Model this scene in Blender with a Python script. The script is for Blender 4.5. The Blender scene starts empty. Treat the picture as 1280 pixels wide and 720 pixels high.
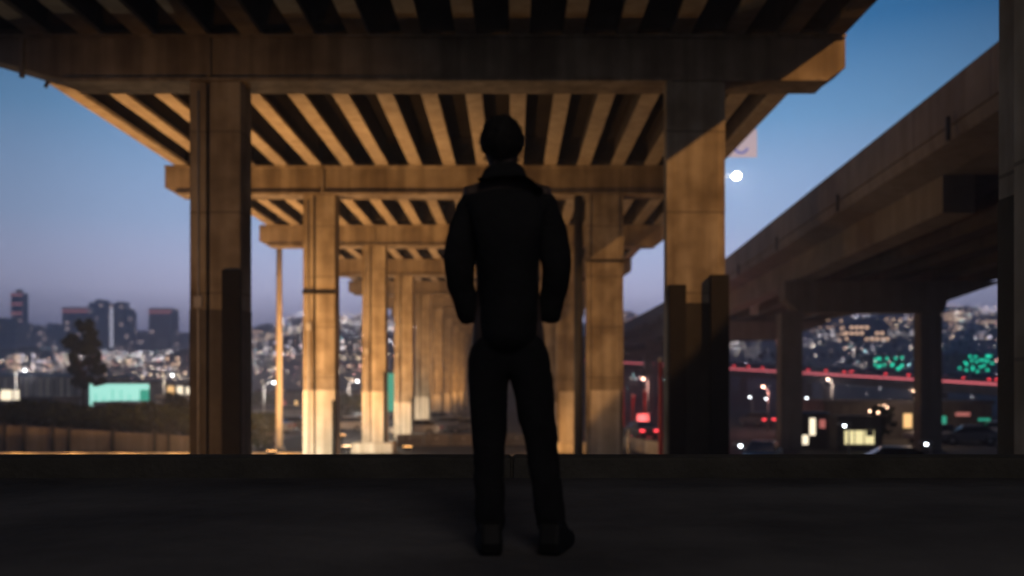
import bpy, bmesh, math, random
from mathutils import Vector, Matrix, noise as mnoise
random.seed(7)
S = bpy.context.scene
COL = S.collection
PI = math.pi
R = math.radians
ZC = 4.6            # camera height above the lower ground
F = 1244.0          # focal length in photo pixels (1280 wide)

# ------------------------------------------------------------------ camera
cam = bpy.data.cameras.new('camera')
camo = bpy.data.objects.new('camera', cam); COL.objects.link(camo)
cam.lens = 35.0; cam.sensor_width = 36.0
camo.location = (0, 0, ZC); camo.rotation_euler = (R(90), 0, 0)
cam.shift_y = 120/1280
cam.clip_start = 0.1; cam.clip_end = 5000
cam.dof.use_dof = True; cam.dof.focus_distance = 7.0; cam.dof.aperture_fstop = 1.0
cam.dof.aperture_blades = 0
S.camera = camo

# ------------------------------------------------------------------ world
SKY = 1.15
SUN_EL, SUN_ROT = R(0.5), R(8)
w = bpy.data.worlds.new('World'); S.world = w; w.use_nodes = True
nt = w.node_tree; N = nt.nodes; L = nt.links
bg = N['Background']; bg.inputs['Strength'].default_value = SKY
tc = N.new('ShaderNodeTexCoord'); sep = N.new('ShaderNodeSeparateXYZ')
L.new(tc.outputs['Generated'], sep.inputs[0])
ramp = N.new('ShaderNodeValToRGB'); cr = ramp.color_ramp
stops = [(0.0, (.60, .50, .70)), (.045, (.86, .76, 1.06)), (.09, (1.02, 1.02, 1.42)), (.155, (.54, .72, 1.08)), (.25, (.19, .42, .73)),
         (.33, (.030, .185, .43)), (.5, (.016, .07, .19)), (1.0, (.005, .018, .06))]
cr.elements[0].position = 0; cr.elements[0].color = (*stops[0][1], 1)
cr.elements[1].position = 1; cr.elements[1].color = (*stops[-1][1], 1)
for p, c in stops[1:-1]:
    e = cr.elements.new(p); e.color = (*c, 1)
L.new(sep.outputs['Z'], ramp.inputs[0])
# the after-glow lies ahead; the sky behind the camera is already night
hn = N.new('ShaderNodeVectorMath'); hn.operation = 'MULTIPLY'; hn.inputs[1].default_value = (1, 1, 0)
L.new(tc.outputs['Generated'], hn.inputs[0])
hz_ = N.new('ShaderNodeVectorMath'); hz_.operation = 'NORMALIZE'; L.new(hn.outputs[0], hz_.inputs[0])
sy = N.new('ShaderNodeSeparateXYZ'); L.new(hz_.outputs[0], sy.inputs[0])
half = N.new('ShaderNodeMapRange'); half.inputs['From Min'].default_value = -1; half.inputs['From Max'].default_value = 1
L.new(sy.outputs['Y'], half.inputs['Value'])
az = N.new('ShaderNodeValToRGB'); az.color_ramp.interpolation = 'LINEAR'
az.color_ramp.elements[0].position = 0; az.color_ramp.elements[0].color = (.2, .2, .2, 1)
az.color_ramp.elements[1].position = 1; az.color_ramp.elements[1].color = (1, 1, 1, 1)
for d_, v_ in ((0, .24), (.5, .34), (.85, .47), (.9, .62), (.93, .78), (.96, .92)):
    e = az.color_ramp.elements.new((d_+1)/2); e.color = (v_, v_, v_, 1)
L.new(half.outputs[0], az.inputs[0])
vm = N.new('ShaderNodeVectorMath'); vm.operation = 'SCALE'
L.new(ramp.outputs[0], vm.inputs[0]); L.new(az.outputs[0], vm.inputs['Scale'])
sky = N.new('ShaderNodeTexSky'); sky.sky_type = 'NISHITA'; sky.sun_disc = False
sky.sun_elevation = SUN_EL; sky.sun_rotation = SUN_ROT
vs = N.new('ShaderNodeVectorMath'); vs.operation = 'SCALE'; vs.inputs['Scale'].default_value = .0012
L.new(sky.outputs[0], vs.inputs[0])
va = N.new('ShaderNodeVectorMath'); va.operation = 'ADD'
L.new(vm.outputs[0], va.inputs[0]); L.new(vs.outputs[0], va.inputs[1])
L.new(va.outputs[0], bg.inputs['Color'])

S.view_settings.view_transform = 'Standard'; S.view_settings.look = 'None'
S.view_settings.exposure = 0; S.view_settings.gamma = 1
S.cycles.use_denoising = True
S.cycles.max_bounces = 6; S.cycles.diffuse_bounces = 3; S.cycles.glossy_bounces = 2
S.cycles.volume_bounces = 0; S.cycles.sample_clamp_indirect = 4
S.cycles.sample_clamp_direct = 40
SODIUM = (1.0, .465, .14)

# ------------------------------------------------------------------ materials
MATS = {}
def base(name, rough=.8, spec=.3):
    m = bpy.data.materials.new(name); m.use_nodes = True
    b = m.node_tree.nodes['Principled BSDF']
    b.inputs['Roughness'].default_value = rough
    b.inputs['Specular IOR Level'].default_value = spec
    MATS[name] = m
    return m, m.node_tree.nodes, m.node_tree.links, b

def mottled(name, c1, c2, scale=1.0, rough=.8, streak=0, bump=.15, spec=.3, seams=0, detail=6):
    """weathered surface: two-colour noise, optional vertical streaks (dirt runs), bump"""
    m, n, l, b = base(name, rough, spec)
    tcn = n.new('ShaderNodeTexCoord')
    a = n.new('ShaderNodeTexNoise'); a.inputs['Scale'].default_value = scale; a.inputs['Detail'].default_value = detail
    a.inputs['Roughness'].default_value = .62
    l.new(tcn.outputs['Object'], a.inputs['Vector'])
    r = n.new('ShaderNodeValToRGB'); r.color_ramp.elements[0].position = .32; r.color_ramp.elements[1].position = .7
    r.color_ramp.elements[0].color = (*c1, 1); r.color_ramp.elements[1].color = (*c2, 1)
    l.new(a.outputs[0], r.inputs[0]); out = r.outputs[0]
    if streak:
        mp = n.new('ShaderNodeMapping'); mp.inputs['Scale'].default_value = (2.2, 2.2, .14)
        l.new(tcn.outputs['Object'], mp.inputs[0])
        s2 = n.new('ShaderNodeTexNoise'); s2.inputs['Scale'].default_value = 1.0; s2.inputs['Detail'].default_value = 5
        l.new(mp.outputs[0], s2.inputs['Vector'])
        r2 = n.new('ShaderNodeValToRGB'); r2.color_ramp.elements[0].position = .38; r2.color_ramp.elements[1].position = .62
        k = 1-streak
        r2.color_ramp.elements[0].color = (k, k*.96, k*.9, 1); r2.color_ramp.elements[1].color = (1, 1, 1, 1)
        l.new(s2.outputs[0], r2.inputs[0])
        mx = n.new('ShaderNodeMixRGB'); mx.blend_type = 'MULTIPLY'; mx.inputs[0].default_value = 1
        l.new(out, mx.inputs[1]); l.new(r2.outputs[0], mx.inputs[2]); out = mx.outputs[0]
    if seams:
        sx = n.new('ShaderNodeSeparateXYZ'); l.new(tcn.outputs['Object'], sx.inputs[0])
        dv = n.new('ShaderNodeMath'); dv.operation = 'DIVIDE'; l.new(sx.outputs[2], dv.inputs[0]); dv.inputs[1].default_value = seams
        fr = n.new('ShaderNodeMath'); fr.operation = 'FRACT'; l.new(dv.outputs[0], fr.inputs[0])
        lt = n.new('ShaderNodeMath'); lt.operation = 'LESS_THAN'; l.new(fr.outputs[0], lt.inputs[0]); lt.inputs[1].default_value = .022
        big = n.new('ShaderNodeTexNoise'); big.inputs['Scale'].default_value = .45; big.inputs['Detail'].default_value = 3; l.new(tcn.outputs['Object'], big.inputs['Vector'])
        br = n.new('ShaderNodeValToRGB'); br.color_ramp.elements[0].position = .36; br.color_ramp.elements[1].position = .56
        br.color_ramp.elements[0].color = (.62, .58, .52, 1); br.color_ramp.elements[1].color = (1, 1, 1, 1); l.new(big.outputs[0], br.inputs[0])
        m4 = n.new('ShaderNodeMixRGB'); m4.blend_type = 'MULTIPLY'; m4.inputs[0].default_value = 1; l.new(out, m4.inputs[1]); l.new(br.outputs[0], m4.inputs[2])
        m5 = n.new('ShaderNodeMixRGB'); m5.inputs[2].default_value = (.09, .075, .06, 1); l.new(m4.outputs[0], m5.inputs[1])
        k6 = n.new('ShaderNodeMath'); k6.operation = 'MULTIPLY'; k6.inputs[1].default_value = .7; l.new(lt.outputs[0], k6.inputs[0]); l.new(k6.outputs[0], m5.inputs[0])
        out = m5.outputs[0]
    l.new(out, b.inputs['Base Color'])
    if bump:
        f = n.new('ShaderNodeTexNoise'); f.inputs['Scale'].default_value = scale*9; f.inputs['Detail'].default_value = 8
        l.new(tcn.outputs['Object'], f.inputs['Vector'])
        bp = n.new('ShaderNodeBump'); bp.inputs['Strength'].default_value = bump; bp.inputs['Distance'].default_value = .05
        l.new(f.outputs[0], bp.inputs['Height']); l.new(bp.outputs[0], b.inputs['Normal'])
    return m

def emit(name, col, strength, basecol=(.1, .1, .1)):
    m, n, l, b = base(name, .5)
    b.inputs['Base Color'].default_value = (*basecol, 1)
    b.inputs['Emission Color'].default_value = (*col, 1); b.inputs['Emission Strength'].default_value = strength
    m.cycles.emission_sampling = 'NONE'
    return m

M = {}
M['concrete'] = mottled('column concrete', (.27, .24, .19), (.41, .375, .31), .9, .85, .35, seams=2.44)
M['band'] = mottled('grey lower column band', (.09, .083, .075), (.14, .13, .12), 1.6, .8, .3)
M['band_dark'] = mottled('near black lower column band', (.018, .017, .015), (.034, .032, .028), 1.6, .8, .2)
M['whiteband'] = mottled('pale base paint', (.5, .47, .4), (.66, .62, .55), 1.3, .7, .3)
M['guard'] = mottled('dark rubber', (.006, .006, .0055), (.013, .012, .011), 3, .8, .2)
M['steel'] = mottled('beam paint', (.22, .19, .155), (.33, .295, .24), .8, .75, .38, seams=37)
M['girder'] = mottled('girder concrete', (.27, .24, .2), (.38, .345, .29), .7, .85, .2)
M['soffit'] = mottled('dark deck underside', (.018, .016, .014), (.04, .036, .032), .5, .95, 0)
M['web'] = mottled('dark girder sides', (.03, .026, .022), (.075, .065, .054), .9, .95, 0)
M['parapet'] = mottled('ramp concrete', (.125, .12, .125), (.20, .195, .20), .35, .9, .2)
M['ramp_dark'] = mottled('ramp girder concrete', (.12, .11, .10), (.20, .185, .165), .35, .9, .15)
M['asphalt'] = mottled('asphalt', (.03, .03, .03), (.055, .053, .05), .35, .9, 0, .3)
M['platform'] = mottled('platform asphalt', (.030, .029, .031), (.078, .075, .076), .7, .95, 0, .5, spec=.08)
M['kerb'] = mottled('kerb concrete', (.03, .028, .023), (.05, .046, .038), 2.5, .95, 0, .4, spec=.08)
M['lot'] = mottled('pale lot paving', (.2, .19, .175), (.3, .285, .265), .3, .9, 0)
M['wall'] = mottled('low wall concrete', (.16, .14, .125), (.27, .24, .21), .5, .9, .25)
M['dark'] = mottled('dark painted metal', (.012, .012, .012), (.03, .03, .03), 3, .6, 0)
M['grey'] = mottled('galvanised metal', (.28, .28, .28), (.4, .4, .4), 4, .5, 0, .05)
M['cream'] = mottled('cream painted pole', (.72, .68, .6), (.8, .76, .68), 2, .6, .2, .05)
M['leaf'] = mottled('dark foliage', (.015, .024, .012), (.045, .06, .028), 2.2, .8, 0, 0)
M['bark'] = mottled('bark', (.04, .032, .025), (.09, .07, .055), 4, .9, .3)
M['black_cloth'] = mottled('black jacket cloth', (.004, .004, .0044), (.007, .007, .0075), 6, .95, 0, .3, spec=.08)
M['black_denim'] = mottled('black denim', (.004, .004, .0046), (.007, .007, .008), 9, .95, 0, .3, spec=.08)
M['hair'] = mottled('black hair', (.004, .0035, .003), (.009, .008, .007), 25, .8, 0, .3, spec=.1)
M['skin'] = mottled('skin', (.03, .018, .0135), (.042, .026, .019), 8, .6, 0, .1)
M['shoe'] = mottled('black shoe leather', (.003, .003, .003), (.005, .005, .005), 12, .6, 0, .1, spec=.1)
M['glass'], _n, _l, _b = base('car glass', .1, .5); _b.inputs['Base Color'].default_value = (.01, .012, .015, 1)
M['tyre'] = mottled('tyre rubber', (.012, .012, .012), (.022, .022, .022), 8, .9, 0)
M['red'] = emit('red tail lamp', (1, .055, .07), 3.2)
M['redstreak'] = emit('red tail light streak', (1, .20, .24), 1.0)
M['head'] = emit('white head lamp', (.85, .93, 1), 16)
M['lampwhite'] = emit('white street lamp lens', (1, .93, .80), 90)
M['lampsodium'] = emit('sodium lens', SODIUM, 6)
M['warmlens'] = emit('fill lamp lens', (1, .86, .78), 2)
M['cyan'] = emit('pale cyan lit wall', (.42, .95, .80), .95, (.3, .5, .45))
M['cyan_deep'] = emit('green lit wall', (.03, .55, .36), .6, (.1, .3, .25))
M['shopwarm'] = emit('warm shop front', (1, .58, .22), 1.2)
M['yellow'] = emit('yellow lit sign', (.95, .82, .42), 1.1)
M['pinkglow'] = emit('pink lit screen', (1, .30, .26), .45)
M['warmbulb'] = emit('warm bulb', (1, .60, .38), 12)
M['greenlight'] = emit('green lamp', (.02, 1, .62), 1.9)
M['palewin'] = emit('pale lit window', (1, .85, .62), 1.5)
M['bluecar'] = mottled('blue car paint', (.03, .10, .20), (.04, .13, .25), 2, .35, 0, 0, spec=.5)
M['greycar'] = mottled('grey car paint', (.12, .12, .13), (.16, .16, .17), 2, .35, 0, 0, spec=.5)
M['whitecar'] = mottled('white car paint', (.5, .5, .5), (.6, .6, .6), 2, .35, 0, 0, spec=.5)
M['signpink'] = mottled('pale sign sheet', (.7, .64, .66), (.78, .72, .74), 1, .5, 0, 0)
M['signglow'] = emit('pale sign sheet with added glow', (.9, .82, 1.0), .36, (.6, .55, .6))
M['signblue'] = emit('blue sign paint with added glow', (.25, .32, .85), .4, (.1, .15, .5))
M['bluish_roof'] = mottled('blue metal roof', (.04, .12, .26), (.06, .16, .32), 1, .6, 0, 0)
M['cladding'] = mottled('grey cladding', (.16, .15, .16), (.26, .25, .26), .5, .8, .4, 0)
M['darkbrick'] = mottled('dark wall', (.05, .045, .045), (.1, .09, .09), .5, .9, .3, 0)
M['redwall'] = mottled('red light tinted post', (.5, .06, .06), (.62, .09, .08), 1.5, .7, .2, 0)  # also the plain red of unlit tail lamps

def citywall(name, c1, c2, lit, strength, sx=3.2, sz=3.4, density=.4):
    """facade with a grid of windows, some of them lit"""
    m, n, l, b = base(name, .8)
    tcn = n.new('ShaderNodeTexCoord'); geo = n.new('ShaderNodeObjectInfo')
    sp = n.new('ShaderNodeSeparateXYZ'); l.new(tcn.outputs['Object'], sp.inputs[0])
    ad = n.new('ShaderNodeMath'); ad.operation = 'ADD'; l.new(sp.outputs[0], ad.inputs[0]); l.new(sp.outputs[1], ad.inputs[1])
    def cell(src, size, lo, hi):
        d = n.new('ShaderNodeMath'); d.operation = 'DIVIDE'; l.new(src, d.inputs[0]); d.inputs[1].default_value = size
        fr = n.new('ShaderNodeMath'); fr.operation = 'FRACT'; l.new(d.outputs[0], fr.inputs[0])
        g = n.new('ShaderNodeMath'); g.operation = 'GREATER_THAN'; l.new(fr.outputs[0], g.inputs[0]); g.inputs[1].default_value = lo
        h = n.new('ShaderNodeMath'); h.operation = 'LESS_THAN'; l.new(fr.outputs[0], h.inputs[0]); h.inputs[1].default_value = hi
        k = n.new('ShaderNodeMath'); k.operation = 'MULTIPLY'; l.new(g.outputs[0], k.inputs[0]); l.new(h.outputs[0], k.inputs[1])
        fl = n.new('ShaderNodeMath'); fl.operation = 'FLOOR'; l.new(d.outputs[0], fl.inputs[0])
        return k.outputs[0], fl.outputs[0]
    kx, fx = cell(ad.outputs[0], sx, .2, .8); kz, fz = cell(sp.outputs[2], sz, .3, .75)
    cmb = n.new('ShaderNodeCombineXYZ'); l.new(fx, cmb.inputs[0]); l.new(fz, cmb.inputs[1]); l.new(geo.outputs['Random'], cmb.inputs[2])
    wn = n.new('ShaderNodeTexWhiteNoise'); wn.noise_dimensions = '3D'; l.new(cmb.outputs[0], wn.inputs[0])
    th = n.new('ShaderNodeMath'); th.operation = 'LESS_THAN'; l.new(wn.outputs[0], th.inputs[0]); th.inputs[1].default_value = density
    m1 = n.new('ShaderNodeMath'); m1.operation = 'MULTIPLY'; l.new(kx, m1.inputs[0]); l.new(kz, m1.inputs[1])
    m2 = n.new('ShaderNodeMath'); m2.operation = 'MULTIPLY'; l.new(m1.outputs[0], m2.inputs[0]); l.new(th.outputs[0], m2.inputs[1])
    m3 = n.new('ShaderNodeMath'); m3.operation = 'MULTIPLY'; l.new(m2.outputs[0], m3.inputs[0]); m3.inputs[1].default_value = strength
    mix = n.new('ShaderNodeMixRGB'); l.new(m1.outputs[0], mix.inputs[0]); mix.inputs[1].default_value = (*c1, 1); mix.inputs[2].default_value = (*c2, 1)
    l.new(mix.outputs[0], b.inputs['Base Color'])
    b.inputs['Emission Color'].default_value = (*lit, 1); l.new(m3.outputs[0], b.inputs['Emission Strength'])
    m.cycles.emission_sampling = 'NONE'
    return m
M['tower'] = citywall('tower facade', (.035, .037, .055), (.015, .017, .03), (1, .72, .66), .6, 3.2, 3.6, .16)
M['towerpale'] = citywall('pale tower facade', (.12, .10, .13), (.05, .045, .07), (1, .75, .65), .3, 3.2, 3.6, .15)
HOUSE = [citywall('pale house wall', (.32, .29, .30), (.04, .04, .06), (1, .72, .55), 1.5, 1.7, 2.0, .45),
         citywall('brown house wall', (.14, .10, .09), (.03, .03, .04), (1, .62, .40), 1.6, 1.7, 2.0, .5),
         citywall('grey house wall', (.18, .18, .22), (.03, .03, .05), (1, .88, .90), 1.7, 1.7, 2.0, .45),
         citywall('dark house wall', (.07, .07, .09), (.02, .02, .03), (.95, .85, 1), 1.5, 1.7, 2.0, .35)]
M['roof'] = mottled('house roof', (.03, .03, .04), (.07, .065, .07), .6, .9, 0, 0)

# ------------------------------------------------------------------ mesh helpers
def box(bm, x0, x1, y0, y1, z0, z1, mi=0):
    v = [bm.verts.new(p) for p in ((x0, y0, z0), (x1, y0, z0), (x1, y1, z0), (x0, y1, z0), (x0, y0, z1), (x1, y0, z1), (x1, y1, z1), (x0, y1, z1))]
    for f in ((3, 2, 1, 0), (4, 5, 6, 7), (0, 1, 5, 4), (1, 2, 6, 5), (2, 3, 7, 6), (3, 0, 4, 7)):
        fc = bm.faces.new([v[i] for i in f]); fc.material_index = mi

def prism(bm, pts, y0, y1, axis='y', mi=0):
    """extrude a polygon given in (u,z) along y (or (y,z) polygons along x)"""
    mk = (lambda u, z, t: (u, t, z)) if axis == 'y' else (lambda u, z, t: (t, u, z))
    a = [bm.verts.new(mk(u, z, y0)) for u, z in pts]; b = [bm.verts.new(mk(u, z, y1)) for u, z in pts]
    n = len(pts)
    for i in range(n):
        f = bm.faces.new((a[i], a[(i+1) % n], b[(i+1) % n], b[i])); f.material_index = mi
    bm.faces.new(a[::-1]).material_index = mi; bm.faces.new(b).material_index = mi

def tube(bm, p0, p1, r0, r1=None, seg=10, mi=0):
    r1 = r0 if r1 is None else r1
    p0, p1 = Vector(p0), Vector(p1); d = (p1-p0).normalized()
    u = d.orthogonal().normalized(); v = d.cross(u)
    A = [bm.verts.new(p0+(u*math.cos(t)+v*math.sin(t))*r0) for t in [2*PI*i/seg for i in range(seg)]]
    B = [bm.verts.new(p1+(u*math.cos(t)+v*math.sin(t))*r1) for t in [2*PI*i/seg for i in range(seg)]]
    for i in range(seg):
        f = bm.faces.new((A[i], A[(i+1) % seg], B[(i+1) % seg], B[i])); f.material_index = mi; f.smooth = True
    bm.faces.new(A[::-1]).material_index = mi; bm.faces.new(B).material_index = mi

def obj(name, bm, mat=None, parent=None, bevel=0, loc=None, smooth=False):
    bmesh.ops.recalc_face_normals(bm, faces=bm.faces)
    me = bpy.data.meshes.new(name); bm.to_mesh(me); bm.free()
    if mat is not None:
        for m in (mat if isinstance(mat, (list, tuple)) else [mat]): me.materials.append(m)
    if smooth:
        for p in me.polygons: p.use_smooth = True
    o = bpy.data.objects.new(name, me); COL.objects.link(o)
    if parent is not None: o.parent = parent
    if loc is not None: o.location = loc
    if bevel:
        b = o.modifiers.new('bevel', 'BEVEL'); b.width = bevel; b.segments = 2; b.limit_method = 'ANGLE'
    return o

def part(name, mat, parent, *boxes, bevel=0):
    bm = bmesh.new()
    for b in boxes: box(bm, *b)
    return obj(name, bm, mat, parent, bevel)

def thing(name, label, cat, loc=(0, 0, 0), rz=0, group=None):
    o = bpy.data.objects.new(name, None); COL.objects.link(o); o.empty_display_size = .3
    o.location = loc; o.rotation_euler = (0, 0, rz)
    return tag(o, label, cat, group)
def tag(o, label, cat, group=None):
    o['label'] = label; o['category'] = cat
    if group: o['group'] = group
    return o
def structure(o, label=None):
    o['kind'] = 'structure'
    if label: o['label'] = label
    return o
def copy_tree(o, parent=None):
    kids = [c for c in o.children]
    c = o.copy(); COL.objects.link(c)
    if parent is not None: c.parent = parent
    for k in kids: copy_tree(k, c)
    return c
def W(px, py, d):
    """photo pixel at depth d -> world point"""
    return Vector(((px-640)/F*d, d, ZC-(py-480)/F*d))
def lamp(name, loc, power, col, parent=None, radius=.25, spot=None):
    l = bpy.data.lights.new(name, 'SPOT' if spot else 'POINT'); l.energy = power; l.color = col; l.shadow_soft_size = radius
    o = bpy.data.objects.new(name, l); COL.objects.link(o); o.location = loc
    if spot:
        l.spot_size = R(spot[0]); l.spot_blend = .6
        o.rotation_euler = (Vector(spot[1])-(parent.location+Vector(loc) if parent else Vector(loc))).to_track_quat('-Z', 'Y').to_euler()
    if parent is not None: o.parent = parent
    return o

# ------------------------------------------------------------------ terrain
def sstep(t):
    t = max(0, min(1, t)); return t*t*(3-2*t)
def terrain(x, y):
    if y < 170: return 0.0
    u = x/max(y, 1)
    HR = 30 + 34*sstep((u+.32)/.13) + 6*sstep((u-.30)/.15)
    HR += 7*mnoise.noise(Vector((x*.006, 2.3, 0))) + 3*mnoise.noise(Vector((x*.02, 7.3, 0)))
    t = max(0, min(1, (y-190)/760))**.85
    h = HR*t
    h += t*7*mnoise.noise(Vector((x*.008, y*.008, 4)))
    return h
bm = bmesh.new()
xs = [-1500+i*25 for i in range(121)]
ys = [-180, -60, 0, 60, 120, 170]+[170+20*i for i in range(1, 68)]
g = [[bm.verts.new((x, y, terrain(x, y))) for x in xs] for y in ys]
for j in range(len(ys)-1):
    for i in range(len(xs)-1):
        bm.faces.new((g[j][i], g[j][i+1], g[j+1][i+1], g[j+1][i]))
M['terrain'] = mottled('hill ground', (.05, .05, .06), (.13, .125, .13), .02, .95, 0, 0)
structure(obj('ground', bm, [M['terrain']], smooth=True))
bm = bmesh.new(); box(bm, -60, 90, 8, 168, -.05, .004)
structure(obj('road', bm, M['asphalt']))
bm = bmesh.new(); box(bm, -70, -19, 60, 150, -.04, .008)
structure(obj('parking_lot', bm, M['lot']))
bm = bmesh.new()
for k in range(7): box(bm, -15-.06, -15+.06, 60+k*12, 66+k*12, .004, .012)
structure(obj('lane_marking', bm, M['whiteband']))

# ------------------------------------------------------------------ raised platform the person stands on
PZ = ZC-.686
bm = bmesh.new(); box(bm, -60, 60, -40, 7.26, .0, PZ)
structure(obj('platform', bm, M['platform']))
bm = bmesh.new(); 
for k in range(24): box(bm, -60+5*k+.008, -55+5*k-.008, 7.26, 7.62, PZ-.02, PZ+.15)
box(bm, -60, 60, 7.3, 7.6, .02, PZ+.135)
structure(obj('kerb', bm, M['kerb'], bevel=.02))

# ------------------------------------------------------------------ viaduct
ZB0, ZB1 = ZC+9.2, ZC+10.55       # crossbeam bottom / top
XR = [7.2, 5.55, 4.48, 3.75, 3.2, 2.8, 2.5, 2.3, 2.2, 2.1, 2.1, 2.1, 2.1, 2.1]
ORD = ['nearest', 'second', 'third', 'fourth', 'fifth', 'sixth', 'seventh', 'eighth', 'ninth', 'tenth', 'eleventh', 'twelfth', 'thirteenth', 'fourteenth']
for i in range(14):
    d = 12+18*i
    lab = {0: 'nearest viaduct pier, its dark right column at the edge of the picture',
           1: 'viaduct pier just beyond the ledge with black guards on both concrete columns',
           2: 'second full viaduct pier, its left column bright orange beside the slim cream pole',
           3: 'third full viaduct pier with a wide pale footing under its left column'}.get(i, f'{ORD[i]} viaduct pier away, concrete columns lit orange in the receding row')
    p = thing('viaduct_pier', lab, 'bridge pier', (0, d, 0), 0, 'piers of the viaduct')
    x0, x1 = -16.8, 10.1
    lt = -13.6 if i == 1 else -16.2
    rise = .95 if i == 1 else .3
    # crossbeam : web recessed between a top and a bottom flange
    cb = bmesh.new()
    prism(cb, [(x0, ZB1), (x0, ZB0+rise), (lt, ZB0), (9.55, ZB0), (x1, ZB0+.38), (x1, ZB1)], .14, 1.26)
    cbo = obj('crossbeam', cb, M['steel'], p, .015)
    fl = bmesh.new()
    box(fl, x0+.02, x1-.02, 0, 1.4, ZB1-.09, ZB1+.002); box(fl, lt, 9.55, 0, 1.4, ZB0-.055, ZB0+.05)
    obj('flange', fl, M['steel'], cbo, .01)
    for sx in (-9.15, -14.8):
        part('stiffener', M['steel'], cbo, (sx-.06, sx+.06, -.01, .145, ZB0+.055, ZB1-.095), bevel=.008)
    for side in (0, 1):
        zt = ZB0-.06
        if side == 0:
            bx = -9.75 + (0 if i == 1 else -.35 if i == 2 else -.2)
            wd = 1.55
            bodies = [(bx, bx+.5, .10, 1.3, 0, zt), (bx+.62, bx+wd, .05, 1.35, 0, zt)]
            groove = (bx+.50, bx+.62, .3, 1.2, 0, zt)
        else:
            wd = 1.8 if i < 3 else 1.6
            bx = XR[i]-wd/2
            bodies = [(bx+.19, bx+wd-.19, .05, 1.3, 0, zt)]
            groove = None
        sh = part('column', M['concrete'], p, *bodies, bevel=.03)
        if i >= 1 and side == 0:
            bm = bmesh.new(); tube(bm, (bx+.28, .06, .8), (bx+.28, .06, zt-.3), .035, .035, 8); obj('conduit', bm, M['grey'], sh)
            part('junction_box', M['grey'], sh, (bx+.16, bx+.40, -.02, .098, 6.6+.3*(i % 3), 6.95+.3*(i % 3)), bevel=.01)
        if groove: part('groove', M['dark'], sh, groove)
        if side == 1:
            part('edge_strip', M['concrete'], sh, (bx, bx+.19, -.02, .5, 0, zt), (bx+wd-.19, bx+wd, .12, 1.1, 0, zt), bevel=.01)
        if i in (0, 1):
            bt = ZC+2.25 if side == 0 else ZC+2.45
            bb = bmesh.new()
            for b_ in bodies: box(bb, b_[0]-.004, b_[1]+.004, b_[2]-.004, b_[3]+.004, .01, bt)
            obj('column_band', bb, M['band'] if side == 0 else M['band_dark'], sh)  # lower column darker than above, darkest on the right
            if i == 1:
                if side == 0:
                    part('column_guard', M['guard'], sh, (bx+1.04, bx+1.60, -.16, .042, 0, ZC+3.42), bevel=.02)
                else:
                    part('column_guard', M['guard'], sh, (bx+.05, bx+.57, -.2, -.025, 0, ZC+2.98), bevel=.02)
                    part('column_guard', M['guard'], sh, (bx+1.3, bx+1.86, -.2, .042, 0, ZC+3.28), bevel=.02)
        else:
            tops = {2: ZC-.3, 3: ZC-.5, 4: ZC-1.55}.get(i, ZC-1.3)
            bb = bmesh.new()
            for b_ in bodies: box(bb, b_[0]-.004, b_[1]+.004, b_[2]-.004, b_[3]+.004, .01, tops)
            obj('column_band', bb, M['whiteband'], sh)
            if side == 0:
                part('column_guard', M['guard'], sh, (bx+wd-.12, bx+wd+.1, -.06, .045, 0, ZC+(-.8 if i == 2 else .8 if i == 3 else -1.2)), bevel=.02)
            if i in (2, 3):
                part('footing', M['whiteband'], sh, (bx-.65, bx+wd+.55, -.5, 2.0, 0.01, .72), bevel=.08)
            if i == 2:
                part('collar', M['guard'], sh, (bx-.02, bx+wd+.02, -.03, .0445, ZC+(4.35 if side == 0 else 5.9), ZC+(4.5 if side == 0 else 6.0)))
        if i == 2 and side == 1:
            bm = bmesh.new(); tube(bm, (bx-.35, .4, 0), (bx-.35, .4, zt), .22); obj('downpipe', bm, M['dark'], p)

deck = thing('viaduct_deck', 'underside of the wide viaduct deck with rows of long girders', 'bridge deck', (0, 0, ZB1))
DY0, DY1 = -45, 262
GX = [.22+1.62*k for k in range(-10, 7)]; GX[-1] = 9.75
for gx in GX:
    bm = bmesh.new()
    # bottom flange, concrete coloured
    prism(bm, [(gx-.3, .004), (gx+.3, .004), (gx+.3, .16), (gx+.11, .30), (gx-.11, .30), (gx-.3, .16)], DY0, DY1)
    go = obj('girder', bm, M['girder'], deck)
    bm = bmesh.new(); box(bm, gx-.1, gx+.1, DY0, DY1, .302, 1.48); obj('girder_web', bm, M['web'], go)  # web and slab both darker than the flanges
part('slab', M['soffit'], deck, (-17.1, 10.5, DY0, DY1, 1.48, 1.72))
for (xa, xb) in ((-17.1, -16.8), (10.2, 10.5)):
    part('parapet', M['parapet'], deck, (xa, xb, DY0, DY1, 1.722, 2.75), bevel=.03)
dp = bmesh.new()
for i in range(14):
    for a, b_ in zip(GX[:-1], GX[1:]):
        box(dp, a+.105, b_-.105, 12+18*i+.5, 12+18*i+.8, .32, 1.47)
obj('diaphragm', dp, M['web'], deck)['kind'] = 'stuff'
for side, px in ((-1, 66), (1, 996)):
    bm = bmesh.new(); y = 34.6
    xo = (px-640)/F*y; xi = -16.1 if side < 0 else 9.6
    tube(bm, (xi, y, ZC+10.60-ZB1+.0), (xo+.25*side, y, ZC+10.3-ZB1), .07); obj('drain_pipe', bm, M['dark'], deck)

# slim pole by the left columns
bm = bmesh.new(); tube(bm, (0, 0, 0), (0, 0, ZC+10.2), .24, .2, 14)
po = thing('support_pole', 'slim cream painted pole rising between the first two left columns', 'pole', (-16.25, 69.5, 0))
obj('shaft', bm, M['cream'], po)
bm = bmesh.new(); tube(bm, (0, 0, 0), (0, 0, .25), .42, .36, 14); obj('base_collar', bm, M['grey'], po)

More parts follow.
